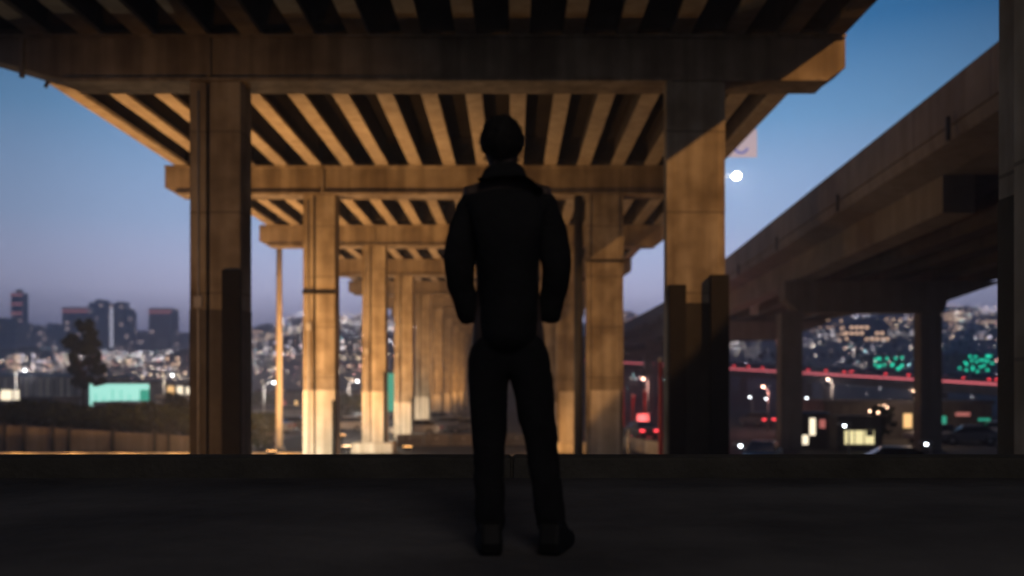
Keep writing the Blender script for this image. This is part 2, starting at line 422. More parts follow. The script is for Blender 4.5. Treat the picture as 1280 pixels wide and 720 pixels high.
# ------------------------------------------------------------------ curved ramp on the right
RP = [(11.3, -45), (13.8, 0), (14.8, 18), (15.6, 32.05), (16.4, 46.1), (17.25, 61.6), (18.6, 85.5), (19.9, 112), (20.4, 135.5), (19.8, 185), (16, 235), (8, 285), (-6, 340)]
def catmull(P, n=6):
    out = []
    for i in range(len(P)-1):
        p0, p1, p2, p3 = P[max(i-1, 0)], P[i], P[i+1], P[min(i+2, len(P)-1)]
        for k in range(n):
            t = k/n
            out.append(tuple(.5*((2*p1[c])+(-p0[c]+p2[c])*t+(2*p0[c]-5*p1[c]+4*p2[c]-p3[c])*t*t+(-p0[c]+3*p1[c]-3*p2[c]+p3[c])*t**3) for c in (0, 1)))
    out.append(P[-1]); return out
path = [Vector(p) for p in catmull(RP)]
def sweep(bm, prof, pts, closed=True):
    """sweep a (offset to the right, z) profile along a plan path"""
    rings = []
    for i, p in enumerate(pts):
        t = (pts[min(i+1, len(pts)-1)]-pts[max(i-1, 0)]).normalized(); n = Vector((t.y, -t.x))
        rings.append([bm.verts.new((p.x+n.x*o, p.y+n.y*o, z)) for o, z in prof])
    k = len(prof)
    for a, b_ in zip(rings[:-1], rings[1:]):
        for i in range(k): bm.faces.new((a[i], a[(i+1) % k], b_[(i+1) % k], b_[i]))
    bm.faces.new(rings[0][::-1]); bm.faces.new(rings[-1])
RW = 19.0; RT = ZC+11.0
ramp_o = thing('highway_ramp', 'curving elevated concrete highway ramp on the right against the sky', 'bridge ramp', (0, 0, 0))
bm = bmesh.new(); sweep(bm, [(0, RT), (0, RT-1.62), (.34, RT-1.62), (.34, RT-.9), (.2, RT)], path); obj('parapet', bm, M['parapet'], ramp_o)
bm = bmesh.new(); sweep(bm, [(RW-.34, RT-1.62), (RW-.34, RT-.9), (RW-.2, RT), (RW, RT), (RW, RT-1.62)], path); obj('parapet', bm, M['parapet'], ramp_o)
bm = bmesh.new(); sweep(bm, [(.02, RT-1.70), (.12, RT-2.15), (1.8, RT-2.35), (RW-1.8, RT-2.35), (RW-.12, RT-2.15), (RW-.02, RT-1.70)], path)
obj('slab', bm, M['parapet'], ramp_o)
for k in range(26):
    y = -4+k*7.3; i0 = max(i for i, p in enumerate(path) if p.y <= y); p0, p1 = path[i0], path[i0+1]; t_ = (y-p0.y)/(p1.y-p0.y); xx = p0.x+(p1.x-p0.x)*t_
    part('joint', M['dark'], ramp_o, (xx-.004, xx+.05, y-.03, y+.03, RT-1.6, RT-.002))
    if k % 2: part('drain_pipe', M['dark'], ramp_o, (xx-.12, xx+.02, y+3.0, y+3.14, RT-2.3, RT-1.45))
seg = [p for p in path if p.y >= 39.5]; near = [p for p in path if p.y <= 39.6]
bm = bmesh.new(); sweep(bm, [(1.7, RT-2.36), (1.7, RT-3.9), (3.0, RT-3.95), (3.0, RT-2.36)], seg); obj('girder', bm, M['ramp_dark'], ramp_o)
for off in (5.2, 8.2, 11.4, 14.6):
    bm = bmesh.new(); sweep(bm, [(off, RT-2.36), (off, RT-3.8), (off+1.1, RT-3.8), (off+1.1, RT-2.36)], path); obj('girder', bm, M['web'], ramp_o)  # inner girders darkened, shade under the ramp put into their colour
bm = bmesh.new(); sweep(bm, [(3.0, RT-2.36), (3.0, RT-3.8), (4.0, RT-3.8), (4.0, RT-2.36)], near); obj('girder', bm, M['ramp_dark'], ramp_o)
rl = {0: 'highway ramp pier out of frame beside the near right column', 1: 'highway ramp pier with two square columns in the middle of the right side',
      2: 'highway ramp pier, second one back, its slim column right of the guarded column', 3: 'third highway ramp pier seen between the two right viaduct columns', 4: 'far highway ramp pier where the ramp bends left'}
for i, y in enumerate((30, 69, 112, 160, 205)):
    c = min(path, key=lambda p: abs(p.y-y)); xl = c.x
    p = thing('ramp_pier', rl[i], 'bridge pier', (xl, y, 0), 0, 'piers of the highway ramp')
    bm = bmesh.new(); zb = ZC+4.9
    prism(bm, [(1.0, ZC+7.05), (1.0, zb+.9), (2.0, zb), (11.9, zb), (12.2, zb+.8), (16.0, ZC+7.0), (16.0, ZC+7.05)], -.8, .8)
    obj('pier_cap', bm, M['ramp_dark'], p, .04)
    for cx in (1.55, 11.15):
        part('column', M['ramp_dark'], p, (cx-.75, cx+.75, -.62, .62, 0, zb-.002), bevel=.06)
# small pale panel hanging on the ramp girder
q = W(944, 367, 93)
part_o = thing('marker_sign', 'small pale upright panel fixed to the side of the highway ramp', 'sign', (q.x-.35, 92.0, q.z-1.0))
part('panel', M['signpink'], part_o, (-.35, .35, -.05, .05, -1.0, 1.1), bevel=.01)
part('bracket', M['grey'], part_o, (-.05, .6, .052, .25, -.2, 0), bevel=.01)

# ramp street lamps
def street_lamp(name, label, loc, h, arm, rz, mat, power, col, group=None, lr=.2):
    t = thing(name, label, 'street lamp', loc, rz, group)
    bm = bmesh.new(); tube(bm, (0, 0, 0), (0, 0, h), .075, .045, 10); obj('pole', bm, M['grey'], t)
    bm = bmesh.new(); tube(bm, (0, 0, h-.1), (arm, 0, h+.25), .05, .04, 8); obj('arm', bm, M['grey'], t)
    hd = bmesh.new(); prism(hd, [(arm-.15, h+.2), (arm+.75, h+.2), (arm+.65, h+.34), (arm, h+.38)], -.16, .16); ho = obj('lamp_head', hd, M['grey'], t, .02)
    ln = bmesh.new(); bmesh.ops.create_icosphere(ln, subdivisions=2, radius=lr, matrix=Matrix.Translation((arm+.32, 0, h+.14)) @ Matrix.Scale(.85, 4, (0, 0, 1)))
    obj('lens', ln, mat, ho)
    if power: lamp('lamp_light', (arm+.32, 0, h-.15), power, col, t, .15)
    return t
q = W(921, 220, 100)
street_lamp('street_lamp', 'glowing white street lamp above the highway ramp beside the right column', (q.x-1.85, 100, RT-2.1), q.z-RT+1.95, 1.5, 0, M['lampwhite'], 9000, (1, .9, .75), 'street lamps', .42)
mast = street_lamp('street_lamp', 'tall sodium lamp mast on the near end of the highway ramp, out of frame', (25.2, 12, RT-2.1), ZC+20.6-RT+2.1, -1.2, 0, M['lampsodium'], 0, SODIUM, 'street lamps', .2)
lamp('lamp_light', (-1.5, 0, ZC+20.3-RT+2.1), 29000, SODIUM, mast, .2, (100, (8, 30, ZC+8)))

# pale sign hung off the viaduct edge
sg = thing('hanging_sign', 'pale square sign with a blue mark jutting from the viaduct edge above the white lamp', 'sign', (10.5, 62, ZC+14.6))
part('panel', M['signglow'], sg, (2.3, 4.75, -.06, .02, -.5, 1.25), bevel=.01)  # panel glows by added emission to brighten it, emblem too
part('bracket', M['grey'], sg, (-.3, 2.3, -.02, .08, .1, .2), (-.3, 2.3, -.02, .08, -1.0, -.9), (2.2, 2.3, -.02, .08, -1.0, .2))
bm = bmesh.new()
for k in range(9):
    a0, a1 = R(200+k*16), R(200+(k+1)*16)
    c = (3.75, .2)
    P = [(c[0]+r*math.cos(a), c[1]+r*math.sin(a)) for a in (a0, a1) for r in (.34, .5)]
    prism(bm, [P[0], P[1], P[3], P[2]], -.068, -.061)
obj('emblem', bm, M['signblue'], sg)

# ------------------------------------------------------------------ flood lamps standing on the lower ground
def flood(label, loc, power, aim=None, r=.35, col=SODIUM, cone=130):
    t = thing('floodlight', label, 'lamp', loc, 0, 'sodium lamps on the ground under the viaduct')
    bm = bmesh.new(); box(bm, -.18, .18, -.18, .18, 0, .08); tube(bm, (0, 0, .08), (0, 0, .5), .04); obj('stand', bm, M['dark'], t)
    bm = bmesh.new(); prism(bm, [(-.25, .45), (.25, .45), (.32, .7), (-.32, .7)], -.14, .14); h = obj('housing', bm, M['dark'], t, .02)
    bm = bmesh.new(); box(bm, -.27, .27, -.11, .11, .703, .72); obj('lens', bm, M['lampsodium'], h)
    lamp('lamp_light', (0, 0, 1.0), power, col, t, r, (cone, Vector(loc)+Vector(aim)) if aim else None)
FL = [(-13.5, 40.5, 11500), (-5.0, 42, 2600), (-14.0, 58, 11500), (-6.5, 62, 1500), (-13, 76, 9500), (-5.0, 97, 4500), (-13, 112, 8000), (-4, 132, 4000),
      (-12, 150, 5000), (-4, 170, 5000), (-4, 205, 5000), (2.4, 63.5, 300), (-10.5, 15, 2700)]  # last one is a fill lamp added for the front left column
for k, (x, y, pw) in enumerate(FL):
    flood(('low sodium floodlight on the ground by the %s left column' if x < -9 else 'low sodium floodlight on the ground under the deck near the %s pier') % ORD[min(13, int((y-12)/18))] + (' by the sloping wall' if x < -20 else ''), (x, y, 0), pw, (.8, 15, 5.5) if y == 15 else (2.4, 2, 9) if x == -5.0 else (-1.5, 5, 9) if pw > 900 else None, cone=64 if y == 15 else 135)
ul = thing('camera_fill_lamp', 'added dim fill lamp under the deck behind the camera, out of frame', 'lamp', (1.5, -7, ZC+8.0))
part('housing', M['dark'], ul, (-.5, .5, -.2, .2, 0, .2), bevel=.02); part('stem', M['dark'], ul, (-.04, .04, -.04, .04, .202, 2.54)); part('lens', M['warmlens'], ul, (-.45, .45, -.15, .15, -.03, -.001))
lamp('lamp_light', (0, 0, -.7), 1500, (1, .88, .82), ul, 2.4)  # fill light added to lift the floor and the figure
for k in range(9):
    t = thing('kerb_fill_lamp', 'tiny sodium lamp added at the foot of the long pale kerb at left', 'lamp', (-13.5-3.2*k, 58.8, 0), 0, 'added kerb lamps at left')
    part('puck', M['dark'], t, (-.1, .1, -.1, .1, 0, .06), bevel=.01); part('lens', M['lampsodium'], t, (-.07, .07, -.07, .07, .061, .07))
    lamp('lamp_light', (0, 0, .17), 60, SODIUM, t, .08)  # hidden lamps added to brighten the kerb
for x, y, pw in ((-11.2, 45.2, 1150), (-10.4, 62.6, 700), (-10.4, 80.5, 1000), (-10.4, 98.5, 900)):
    flood('small warm white uplight on the ground at the foot of the %s left column' % ORD[int((y+2-12)/18)], (x, y, 0), pw, col=(1, .80, .56))

# ------------------------------------------------------------------ left side : wall, posts, hedge, trees, buildings
bm = bmesh.new(); box(bm, -60, -10.5, 59.6, 60.0, .0, .5); structure(obj('kerb', bm, M['whiteband'], bevel=.02))
wl = thing('sloping_wall', 'long low brown lit concrete wall sloping down beyond the ledge at left', 'wall', (0, 62, 0))
bm = bmesh.new(); prism(bm, [(-60, .0), (-16.5, .0), (-16.5, 1.02), (-34, 2.1), (-60, 2.6)], 0, .35); obj('wall_face', bm, M['wall'], wl, .02)
bm = bmesh.new(); prism(bm, [(-60, 2.603), (-34, 2.103), (-16.5, 1.023), (-16.5, 1.11), (-34, 2.2), (-60, 2.7)], -.06, .41); obj('coping', bm, M['wall'], wl, .01)
for k, px in enumerate((8, 32, 68, 88, 143, 195, 212)):
    x = (px-640)/F*61.6
    t = thing('fence_post', 'dark capped post, %s from the left in front of the sloping wall' % ORD[k].replace('nearest', 'first'), 'post', (x, 61.4, 0), 0, 'dark posts along the sloping wall')
    h = 2.15-(x+31)*.06
    part('shaft', M['dark'], t, (-.09, .09, -.09, .09, 0, h), bevel=.01); part('cap', M['dark'], t, (-.14, .14, -.14, .14, h+.002, h+.08), bevel=.01)

def foliage(bm, n, gen, size, mi=0):
    for _ in range(n):
        c = Vector(gen()); s = size*random.uniform(.6, 1.5)
        u = Vector((random.gauss(0, 1), random.gauss(0, 1), random.gauss(0, 1))).normalized(); v = u.orthogonal().normalized()
        a = random.uniform(0, 6.3); w2 = (v*math.cos(a)+u.cross(v)*math.sin(a)); 
        vs_ = [bm.verts.new(c+u*s), bm.verts.new(c+w2*s*.5), bm.verts.new(c-u*s), bm.verts.new(c-w2*s*.5)]
        bm.faces.new(vs_).material_index = mi

def tree(name, label, loc, h, cr, n=900, leaf=.22, crown_from=.35, cat='tree', group=None, mat='leaf'):
    t = thing(name, label, cat, loc, random.uniform(0, 6), group)
    bm = bmesh.new(); tube(bm, (0, 0, 0), (.05*h*.3, 0, h*.55), .035*h*.6, .018*h*.6, 8)
    tips = []
    for k in range(6):
        a = k*1.05+random.uniform(-.3, .3); e = (math.cos(a)*cr*.6, math.sin(a)*cr*.6, h*random.uniform(.6, .85))
        tube(bm, (.03*h*.3, 0, h*random.uniform(.3, .5)), e, .012*h*.6, .005*h*.6, 6); tips.append(e)
    obj('trunk', bm, M['bark'], t)
    cl = [(random.gauss(0, cr*.38), random.gauss(0, cr*.38), h*random.uniform(crown_from, .95), cr*random.uniform(.10, .27)) for _ in range(34)]+[(*e, cr*.25) for e in tips]
    def gen():
        c = random.choice(cl); d_ = Vector((random.gauss(0, 1), random.gauss(0, 1), random.gauss(0, 1))).normalized()*c[3]*random.uniform(.5, 1.05)
        return (c[0]+d_.x, c[1]+d_.y, c[2]+d_.z*.9)
    bm = bmesh.new(); foliage(bm, n, gen, leaf); obj('crown', bm, M[mat], t)
    return t

# dark hedge mass above the wall
hd = bmesh.new()
def hgen():
    x = random.uniform(-50, -17); top = 3.1+.5*mnoise.noise(Vector((x*.25, 0, 0)))+.35*mnoise.noise(Vector((x*.9, 0, 3)))-.5*sstep((x+26)/8)
    return (x, 71+random.uniform(-1, 1), top*math.sqrt(random.uniform(0, 1)))
foliage(hd, 11000, hgen, .24)
h = thing('hedge', 'long dark hedge behind the sloping wall at left', 'hedge', (0, 0, 0))
obj('leaves', hd, M['leaf'], h)
bm = bmesh.new()
for k in range(34): tube(bm, (-50+k, 71, 0), (-50+k+random.uniform(-.4, .4), 71, 2), .05, .02, 5)
obj('stems', bm, M['bark'], h)
q = W(103, 480, 92)
tree('street_tree', 'tall dark leafy tree in front of the left skyline towers', (q.x, 92, 0), ZC+6.1, 2.0, 3200, .24, .38)
tree('street_tree', 'thin small dark tree at left edge behind the hedge', (W(-8, 480, 88).x, 88, 0), 4.6, 1.2, 900, .2, .4)
tree('street_tree', 'dark round tree behind the hedge right of the cyan building', (W(222, 480, 84).x, 84, 0), 3.9, 1.3, 900, .2, .3)
tree('street_tree', 'dark bushy tree between the first two left columns', (W(328, 480, 120).x, 120, 0), 3.6, 2.3, 1500, .25, .25)
tree('street_tree', 'dark bushy tree between the second and third left columns', (W(438, 480, 115).x, 115, 0), 3.4, 2.0, 1200, .25, .25)

def building(name, label, cat, px0, px1, ytop, d, wall, depth=8, parts=(), zb=None, roof=None):
    a, b_ = W(px0, ytop, d), W(px1, ytop, d)
    zb = terrain((a.x+b_.x)/2, d)-1 if zb is None else zb
    t = thing(name, label, cat, ((a.x+b_.x)/2, d, zb)); hw = (b_.x-a.x)/2; hh = a.z-zb
    part('walls', wall, t, (-hw, hw, 0, depth, 0, hh), bevel=.02)
    part('roof', roof or M['roof'], t, (-hw-.15, hw+.15, -.15, depth+.15, hh+.002, hh+.3), bevel=.02)
    return t, hw, hh
# grey corrugated warehouse with blue roof edge
t, hw, hh = building('warehouse', 'long grey ribbed warehouse with a blue roof edge at far left', 'warehouse', -120, 108, 470, 140, M['cladding'], 16, zb=0, roof=M['bluish_roof'])
for k in range(26):
    x = -hw+.5+k*(2*hw-1)/25; part('rib', M['whiteband'] if k % 3 else M['dark'], t, (x-.12, x+.12, -.09, -.001, .3, hh-.4))
for k, px in enumerate((-6, 5, 12, 21)):
    q = W(px, 492, 140)-Vector(t.location); part('lit_window', M['palewin'], t, (q.x-.4, q.x+.4, -.14, -.1, q.z-.9, q.z+.5))
# cyan-lit pavilion
t, hw, hh = building('lit_pavilion', 'low pavilion glowing pale cyan beyond the hedge', 'building', 112, 187, 479, 135, M['cladding'], 7, zb=0)
part('lit_front', M['cyan'], t, (-hw+.05, hw-1.3, -.12, -.003, hh-3.0, hh-.1)); part('lit_side', M['cyan_deep'], t, (hw-1.25, hw-.05, -.12, -.003, hh-3.0, hh-.9))
part('lit_side', M['cyan'], t, (hw-1.25, hw-.05, -.115, -.003, hh-.88, hh-.1))
for k in range(6):
    x = -hw+.9+k*1.15; part('mullion', M['cyan_deep'], t, (x-.05, x+.05, -.16, -.122, hh-3.0, hh-1.5+random.uniform(-.6, .8)))
# warm shops right of it
t, hw, hh = building('shop_row', 'row of shops with warm orange lit fronts right of the cyan pavilion', 'shop', 190, 300, 478, 170, M['darkbrick'], 8, zb=0)
x = -hw
while x < hw-1:
    ww = random.uniform(.8, 2.0); 
    part('shop_window', random.choice([M['shopwarm'], M['palewin'], M['shopwarm']]), t, (x+.15, min(hw, x+ww), -.06, -.003, .6+random.uniform(0, .5), hh-.6-random.uniform(0, .6))); x += ww+.35
t, hw, hh = building('lit_shed', 'narrow pale green lit shed behind the third left column', 'shed', 484, 504, 465, 150, M['darkbrick'], 6, zb=0)
part('lit_front', M['cyan_deep'], t, (-hw+.05, hw-.05, -.05, -.003, .5, hh-.2))
t, hw, hh = building('white_canopy', 'low white flat building between the first two left columns', 'building', 300, 385, 512, 110, M['cladding'], 6, zb=0)

building('roofed_shed', 'dark low shed with a grey roof below the cyan pavilion', 'shed', 118, 172, 506, 98, M['darkbrick'], 6, zb=0, roof=M['grey'])
building('roofed_shed', 'pale roofed shed behind the hedge right of the cyan pavilion', 'shed', 196, 236, 497, 104, M['cladding'], 6, zb=0, roof=M['whiteband'])
building('roofed_shed', 'small dark shed at far left behind the hedge', 'shed', 28, 66, 500, 96, M['darkbrick'], 6, zb=0)
t, hw, hh = building('depot', 'wide grey depot with small lit windows seen between the left columns', 'building', 318, 452, 490, 160, M['cladding'], 12, zb=0)
for k in range(9): part('lit_window', M[random.choice(['palewin', 'shopwarm', 'pinkglow'])], t, (-hw+.8+k*1.9, -hw+1.3+k*1.9, -.06, -.003, 1.2, 1.9))
for px, d, hh_, pw, col_, lab in ((330, 102, 4.6, 900, (1, .9, .8), 'added tall lot lamp beside the white flat building'), (436, 118, 4.8, 900, (1, .86, .75), 'added lot lamp between the second and third left columns'), (205, 120, 5.5, 900, (1, .8, .6), 'added lot lamp behind the hedge right of the cyan pavilion'), (20, 112, 6, 1200, (1, .9, .8), 'added lot lamp in front of the ribbed warehouse')):
    street_lamp('street_lamp', lab, (W(px, 0, d).x, d, 0), hh_, .7, 0, M['head'], pw, col_, 'added lot lamps beyond the left columns', .12)  # lamps added to light the lot and the buildings around it
# centre : jersey barriers and parked cars down the row
for k in range(6):
    t = thing('barrier', 'concrete traffic barrier in the row across the end of the columns', 'barrier', (-7.6+1.95*k*1.02, 74+.3*k, 0), 0, 'concrete barriers under the viaduct')
    bm = bmesh.new(); prism(bm, [(-.32, 0), (.32, 0), (.3, .12), (.12, .38), (.09, .86), (-.09, .86), (-.12, .38), (-.3, .12)], -.96, .96)
    bmesh.ops.rotate(bm, verts=bm.verts, cent=(0, 0, 0), matrix=Matrix.Rotation(R(90), 3, 'Z')); obj('block', bm, M['wall'], t, .01)
    part('reflector', M['whiteband'], t, (-.08, .08, -.35, -.28, .5, .6))

def make_car(label, paint, group, rear_lit=True, front_lit=False):
    """car 4.5 m long facing +y (away from the camera when unrotated)"""
    t = thing('parked_car' if not rear_lit else 'car', label, 'car', (0, 0, 0), 0, group)
    bm = bmesh.new()
    P = [(-2.2, .32), (2.2, .32), (2.25, .6), (2.15, .78), (1.2, .92), (.45, 1.40), (-1.1, 1.45), (-1.75, 1.02), (-2.2, .98), (-2.27, .6)]
    low = [(-2.2, .30), (2.2, .30), (2.26, .55), (2.15, .80), (1.25, .93), (-1.8, 1.0), (-2.2, .97), (-2.28, .6)]
    prism(bm, low, -.88, .88, 'x'); bo = obj('body', bm, paint, t, .07)
    bm = bmesh.new()
    a = [bm.verts.new((sx*w_, y, z)) for sx in (-1, 1) for (y, z, w_) in ((1.25, .93, .80), (.5, 1.38, .62), (-1.05, 1.43, .62), (-1.8, 1.0, .80))]
    for f in ((0, 1, 5, 4), (1, 2, 6, 5), (2, 3, 7, 6), (0, 3, 2, 1), (4, 5, 6, 7), (0, 4, 7, 3)): bm.faces.new([a[k] for k in f])
    obj('windows', bm, M['glass'], t, .03)
    part('roof', paint, t, (-.60, .60, -1.0, .45, 1.40, 1.47), bevel=.03)
    for sx in (-1, 1):
        for y in (-1.35, 1.35):
            bm = bmesh.new(); tube(bm, (sx*.70, y, .33), (sx*.91, y, .33), .33, .33, 18); wo = obj('wheel', bm, M['tyre'], t)
            bm = bmesh.new(); tube(bm, (sx*.905, y, .33), (sx*.925, y, .33), .2, .18, 12); obj('rim', bm, M['grey'], wo)
        part('tail_light', M['red'] if rear_lit else M['redwall'], t, (sx*.62-.2, sx*.62+.2, -2.36, -2.26, .68, .84), bevel=.02)
        part('headlight', M['head'] if front_lit else M['grey'], t, (sx*.62-.2, sx*.62+.2, 2.2, 2.28, .60, .76), bevel=.02)
    return t

# overpass far right with a queue of cars
A, B = Vector((47.5, 205, ZC+3.6-.6)), Vector((72, 122, ZC-.75)); 
dirv = (A-B); yaw = math.atan2(-dirv.x, dirv.y); pitch = math.atan2(dirv.z, math.hypot(dirv.x, dirv.y))
A2 = A+dirv*.9; B2 = B-dirv*.25
ov = thing('overpass', 'low distant overpass carrying a red line of tail lights at right', 'bridge', (0, 0, 0))
def slopebox(bm, o0, o1, z0, z1):
    n = Vector((dirv.y, -dirv.x, 0)).normalized()
    c = [p+n*o+Vector((0, 0, z)) for p in (B2, A2) for o in (o0, o1) for z in (z0, z1)]
    v = [bm.verts.new(p) for p in c]
    for f in ((0, 1, 3, 2), (4, 6, 7, 5), (0, 4, 5, 1), (2, 3, 7, 6), (1, 5, 7, 3), (0, 2, 6, 4)): bm.faces.new([v[k] for k in f])
bm = bmesh.new(); slopebox(bm, -5, 5, -1.3, 0); obj('road_deck', bm, M['ramp_dark'], ov)
for o in (-5.2, 4.95):
    bm = bmesh.new(); slopebox(bm, o, o+.25, -.9, .42); obj('parapet', bm, M['ramp_dark'], ov)
bm = bmesh.new(); slopebox(bm, 5.202, 5.26, .12, .38); obj('tail_light_streak', bm, M['redstreak'], ov)  # steady glowing bar added as the streak of moving tail lights
bm = bmesh.new(); slopebox(bm, -5.26, -5.202, .12, .38); obj('tail_light_streak', bm, M['redstreak'], ov)
for k in range(6):
    p = B2.lerp(A2, .12+k*.16)
    bm = bmesh.new(); box(bm, p.x-2.4, p.x-.9, p.y-.6, p.y+.6, 0, p.z-1.32); box(bm, p.x+1.2, p.x+2.6, p.y-.6, p.y+.6, 0, p.z-1.32); obj('pier', bm, M['parapet'], ov)
qc = make_car('dark car in the queue on the distant overpass with red tail lights', M['greycar'], 'cars queueing on the overpass')
cnt = 0
for lane in (-2.9, .6):
    for k in range(20):
        o = qc if cnt == 0 else copy_tree(qc); cnt += 1
        n = Vector((dirv.y, -dirv.x, 0)).normalized(); f = -.12+(k+(.5 if lane > 0 else 0))*.062+random.uniform(-.01, .01)
        p = B.lerp(A, f)+n*lane; o.location = p; o.rotation_euler = (pitch, 0, yaw)

# red-lit area behind the right columns, parked cars, kiosk
def put_car(label, px, ytop, d, rz, paint, rear=False, front=False):
    c = make_car(label, M[paint], None, rear, front); c.location = (W(px, 0, d).x, d, 0.004); c.rotation_euler = (0, 0, rz); return c
put_car('blue car with a lit headlight right of the guarded column', 953, 550, 55, R(160), 'bluecar', False, True)
put_car('blue car parked below the yellow lit kiosk', 1113, 560, 50, R(75), 'bluecar')
put_car('white car parked far down under the viaduct', 560, 530, 96, R(80), 'whitecar')
put_car('grey car parked behind the barriers under the viaduct', 588, 530, 92, R(90), 'greycar')
put_car('grey car with red tail lights stopped between the right columns', 800, 540, 84, R(12), 'greycar', True)
put_car('dark car with red tail lights stopped behind the slim ramp column', 946, 520, 110, R(20), 'greycar', True)
put_car('grey car with white headlights under the overpass at right', 1228, 540, 90, R(150), 'greycar', False, True)
def yard_fill_lamp(px, d, h, pw, col, lab):
    t = street_lamp('street_lamp', lab, (W(px, 0, d).x, d, 0), h, -.8, 0, M['warmbulb'], pw, col, 'added yard lamps under the ramp', .11)  # lamps added to brighten store, cars, posts and piers
yard_fill_lamp(1150, 80, 3.9, 420, (1, .66, .42), 'added yard lamp with a warm glow in front of the wide low store')
yard_fill_lamp(1040, 112, 5.0, 700, (1, .75, .6), 'added yard lamp with a warm glow beside the overpass piers')
yard_fill_lamp(960, 96, 4.2, 350, (1, .4, .35), 'added yard lamp with a reddish glow behind the slim ramp column')
yard_fill_lamp(810, 100, 5.0, 350, (1, .5, .42), 'added yard lamp glowing reddish between the two right viaduct columns')
lot = [('white', 1010, 92, 70), ('grey', 1050, 95, 80), ('blue', 1085, 97, 95), ('white', 1130, 92, 85), ('grey', 1168, 78, 100), ('grey', 1210, 76, 80), ('white', 1238, 84, 95)]
for nm, px, d, a in lot:
    put_car('%s car parked %s' % (nm, {1010: 'behind the booth', 1050: 'behind the kiosk', 1085: 'behind the bulb hung tree', 1130: 'in front of the overpass piers', 1168: 'before the low store near the far ramp column', 1210: 'before the low store right of the far ramp column', 1238: 'at the right end of the low store', 1140: 'between the bulb hung tree and the far ramp column', 1226: 'nearest the ledge at the right edge', 1052: 'nearest the ledge below the kiosk'}[px]), px, 540, d, R(a), nm+'car')
for px, d, nm, a, lab in ((336, 93, 'white', 80, 'white car parked in front of the white flat building'), (362, 97, 'grey', 95, 'grey car parked beside the white car left of the second column'), (437, 96, 'white', 70, 'white car parked between the second and third left columns'), (446, 104, 'blue', 100, 'blue car parked behind the white car near the third column'), (520, 88, 'whitecar'[:5], 85, 'white car just behind the barriers under the viaduct'), (545, 112, 'grey', 90, 'grey car farthest down the row under the viaduct')):
    put_car(lab, px, 0, d, R(a), nm+'car')
t = thing('side_wall', 'pale concrete wall between the two right viaduct columns', 'wall', (0, 0, 0))
bm = bmesh.new()
a, b_ = W(765, 543, 74), W(845, 556, 60)
vv = [bm.verts.new(p) for p in ((a.x, a.y, 0), (b_.x, b_.y, 0), (b_.x, b_.y, b_.z), (a.x, a.y, a.z), (a.x, a.y+.3, 0), (b_.x, b_.y+.3, 0), (b_.x, b_.y+.3, b_.z), (a.x, a.y+.3, a.z))]
for f in ((0, 1, 2, 3), (5, 4, 7, 6), (3, 2, 6, 7), (0, 3, 7, 4), (1, 5, 6, 2), (0, 4, 5, 1)): bm.faces.new([vv[k] for k in f])
obj('wall_face', bm, M['whiteband'], t)
t = thing('bollard', 'white bollard standing against the pale side wall', 'bollard', (W(786, 0, 66).x, 66, 0))
bm = bmesh.new(); tube(bm, (0, 0, 0), (0, 0, 1.5), .13, .12, 12); obj('post', bm, M['cream'], t)
bm = bmesh.new(); tube(bm, (0, 0, 1.502), (0, 0, 1.6), .15, .08, 12); obj('cap', bm, M['grey'], t)
for px, y0, d in ((778, 488, 92), (791, 496, 92), (806, 490, 92), (826, 452, 62)):
    q = W(px, y0, d)
    t = thing('red_post', 'tall red lit post beside the right guarded column' if d < 70 else 'red light tinted post in the row behind the pale side wall', 'post', (q.x, d, 0), 0, None if d < 70 else 'red posts behind the side wall')
    bm = bmesh.new(); tube(bm, (0, 0, 0), (0, 0, q.z), .17, .13, 12); obj('shaft', bm, M['redwall'], t)  # red light on the posts put into the shaft colour
    bm = bmesh.new(); bmesh.ops.create_icosphere(bm, subdivisions=2, radius=.18, matrix=Matrix.Translation((0, 0, q.z+.12))); obj('finial', bm, M['whiteband'], t)
t = thing('neon_sign', 'small warm white lamp box in the red lit area between the right columns', 'sign', (W(803, 0, 90).x, 90, 0))
part('pole', M['dark'], t, (-.05, .05, 0, .1, 0, 1.9)); q = ZC-(523-480)/F*90
part('lit_panel', M['pinkglow'], t, (-.5, .6, -.1, -.002, q-.5, q+.4))
lamp('lamp_light', (0, -.8, q), 500, (1, .08, .08), t, .3)  # red light added to act for brake lights on the posts
# kiosk and lit things, lower right
t = thing('kiosk', 'low kiosk with a yellow lit counter front right of the middle ramp column', 'kiosk', (W(1074, 0, 68).x, 68, 0))
part('walls', M['darkbrick'], t, (-1.5, 1.5, 0, 2.2, 0, 2.3), bevel=.03); part('lit_front', M['yellow'], t, (-1.0, 1.0, -.05, -.003, .5, 1.42)); part('roof', M['dark'], t, (-1.7, 1.7, -.5, 2.4, 2.303, 2.42))
for mx_ in (-.35, .3): part('mullion', M['dark'], t, (mx_-.03, mx_+.03, -.09, -.052, .5, 1.42))
part('menu_board', M['darkbrick'], t, (.45, .95, -.08, -.052, 1.05, 1.42))
part('counter', M['grey'], t, (-1.1, 1.1, -.3, -.052, .38, .46))
t = thing('ticket_booth', 'narrow booth with pale lit windows beside the middle ramp column', 'booth', (W(1018, 0, 70).x, 70, 0))
part('walls', M['darkbrick'], t, (-.9, .9, 0, 1.6, 0, 2.5), bevel=.03); part('roof', M['bluish_roof'], t, (-1, 1, -.2, 1.8, 2.503, 2.65))
part('lit_window', M['palewin'], t, (-.35, .05, -.05, -.003, 1.0, 2.2)); part('lit_window', M['palewin'], t, (-.85, -.45, -.05, -.003, .35, 1.0)); part('lit_screen', M['pinkglow'], t, (.35, .75, -.05, -.003, 1.5, 2.1))
t = tree('street_tree', 'small dark tree hung with warm bulbs right of the kiosk', (W(1102, 0, 69).x, 69, 0), 3.3, 1.0, 700, .16, .35)
